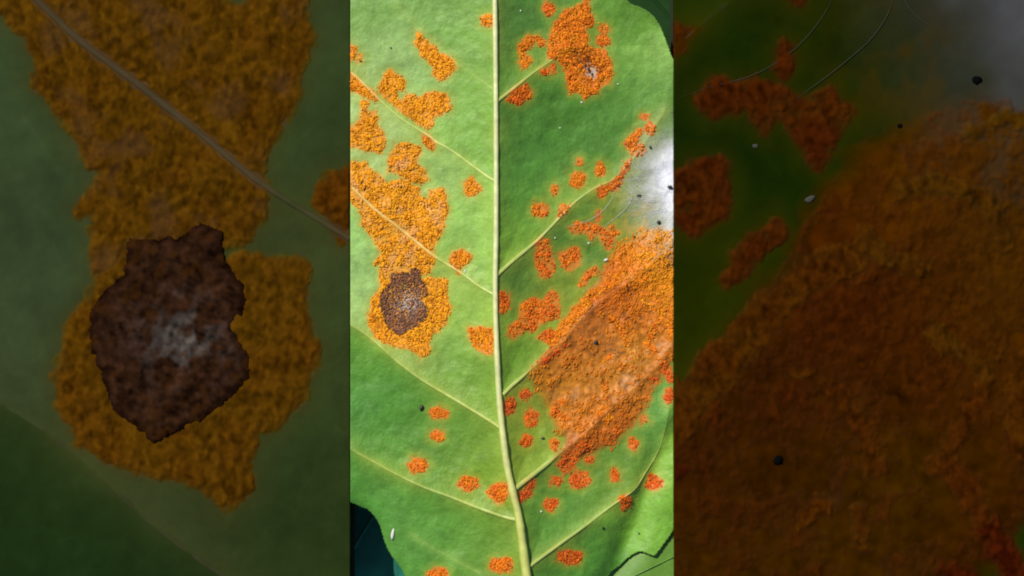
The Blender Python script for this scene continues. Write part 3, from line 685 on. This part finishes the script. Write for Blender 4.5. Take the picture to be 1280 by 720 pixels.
# ---------------------------------------------------------------- crumbs lying on the leaf
def crumb(name, x, y, rx, ry, rot, m, label, cat, sp=ST, parent=None, rz=None, group=None):
    q = np.random.default_rng(int(x * 7 + y)); B = ICO_V * (1 + q.uniform(-.22, .22, (len(ICO_V), 1)))
    c, s = math.cos(rot), math.sin(rot); X = x + B[:, 0] * rx * c - B[:, 1] * ry * s; Y = y + B[:, 0] * rx * s + B[:, 1] * ry * c
    rz = (rz or min(rx, ry) * .8) * (.3 if sp.dim else 1)
    hz = sp.h(np.array([x]), np.array([y]))[0] + rz * .55 * sp.scale
    o = mesh_obj(name, sp.map(X, Y, hz + B[:, 2] * rz * sp.scale), ICO_F, m, parent)
    if label: tag(o, label, cat, group)
    return o
BLACK = [(527, 509.5, 2.3, 3.8, .3, 'black oval pellet on the plain green flank below the dead spot'),
         (837.5, 234, 3.6, 2.2, .4, 'large black crumb on the white mould'), (799, 244.6, 2.8, 1.4, 0, 'thin black crumb at the rim of the white mould'),
         (823.5, 278, 2.3, 2.4, 0, 'round black crumb between white mould and orange rust'), (813, 184, 1.4, 2.2, -.5, 'small black crumb beside the rust spots above the mould'),
         (793, 296, 1.3, 1.3, 0, 'tiny black crumb on yellow rust below the mould'), (745, 428, 2.4, 2.6, 0, 'black pellet in the middle of the large brown rusty area'),
         (488.6, 59.8, 1.1, 1.3, 0, 'tiny black fleck on pale green tissue near the top rust patches'), (736, 87, 1.8, 3.0, -.6, 'black crust in the pale centre of the upper rust patch'),
         (732, 82, 1.8, 1.3, .5, 'black flake beside the pale centre of the upper rust patch'), (740, 93, 1.4, 1.9, .3, 'black chip under the pale centre of the upper rust patch'),
         (679, 548, 2.0, 1.4, 0, 'brown black fleck on yellow green tissue above the lower vein'), (637, 706.5, 4.6, 1.0, .5, 'dark splinter across the lowest rust spot by the midrib'),
         (681.5, 418.5, 1.1, 1.1, 0, 'tiny dark dot on a small rust patch beside the brown area'), (799, 667, 1.8, 1.0, .3, 'small dark fleck on the bright lower flank'),
         (754, 660, 1.6, 1.6, 0, 'small dark fleck below the lowest vein')]
for x, y, rx, ry, ro, lb in BLACK: crumb('black_crumb', x, y, rx, ry, ro, M['black'], lb, 'crumb', group='black crumbs on the leaf')
WHITES = [(736, 304, 1.4, 1.2, 0, 'tiny white crumb on dark green tissue among rust spots'), (757.5, 325, 2.8, 1.7, -.5, 'white crumb at the rim of the large rusty area'),
          (581.5, 339, 1.0, 2.6, .2, 'white splinter on the vein right of the dead spot'), (676.6, 639.5, 1.3, 1.3, 0, 'tiny pale crumb below the small round rust spots'),
          (491, 668, 2.2, 8.5, .15, 'white elongated drop near the notched lower edge'), (694, 297.5, 1.2, 1.0, 0, 'pale crumb by the vein above the red rust patches'),
          (651, 13.5, 1.1, 1.1, 0, 'tiny white dot on dark green tissue beside the midrib top'), (772.5, 105, 1.3, 1.0, 0, 'pale dot below the upper rust patch'),
          (727, 128, 1.6, 1.0, .6, 'pale crumb under the tip of the upper rust patch'), (700, 160, 1.0, 1.0, 0, 'tiny pale dot in the middle of the dark green flank')]
for x, y, rx, ry, ro, lb in WHITES: crumb('pale_crumb', x, y, rx, ry, ro, M['pale'], lb, 'crumb', group='pale crumbs on the leaf')

# ---------------------------------------------------------------- the dim enlarged panels on both sides
def side_panel(sp, ix0, ix1, label, strip_x):
    sx0, sx1 = 438 + ix0 / GAIN, 438 + ix1 / GAIN
    sy0, sy1 = 360 + (-24 - 360) / GAIN, 360 + (744 - 360) / GAIN
    clip = (sx0 + .6, sx1 - .6, sy0 + .6, sy1 - .6)
    root = empty('enlarged_leaf_panel', tuple(place((ix0 + ix1) / 2, 360, GZ)))
    slab('backing_board', M['board'], ix0 + 1, ix1 - 1, -23, 743, sp.zb - 22, GZ - 6, root)
    build_blade('blade', sp, root, sx0, sx1, sy0, sy1, .62, 16, outline=False)
    vc = (sx0 - 2, sx1 + 1.5, sy0, sy1) if sx0 < 500 else (sx0 - .3, sx1 + 2, sy0, sy1)
    for k, (pts, r0, r1) in VEINS.items(): build_vein('lateral_vein', sp, root, pts, r0, r1, vc, lateral_colour, .45 if k == 'L3' else .25)
    soft_patches(sp, root, clip)
    build_lesion(sp, root, clip) if sx0 < 500 else None
    for pts, w in STRANDS:
        if sx0 > 600:
            pp = [p for p in resample(pts, 2) if clip[0] < p[0] < clip[1] and clip[2] < p[1] < clip[3]]
            if len(pp) > 4: strand(sp, root, pp, w)
    for x, y, rx, ry, ro, lb in BLACK:
        if clip[0] < x < clip[1] and clip[2] < y < clip[3]: crumb('black_crumb', x, y, rx * .8, ry * .7, ro, MM('black', sp), None, None, sp, root)
    for x, y, rx, ry, ro, lb in WHITES:
        if clip[0] < x < clip[1] and clip[2] < y < clip[3]: crumb('pale_crumb', x, y, rx * .8, ry * .7, ro, MM('hair', sp), None, None, sp, root)
    tag(root, label, 'panel'); return root
side_panel(Side(-34.0, '_dim'), -24, 437.6, 'dim panel of an enlarged leaf with orange rust round a brown dead spot', 438)
side_panel(Side(-26.0, '_dim_shade'), 842.4, 1304, 'dim panel of an enlarged leaf, dark orange rust with pale mould in its corner', 842)  # extra-dark tone paints in the slope shade this level panel lacks
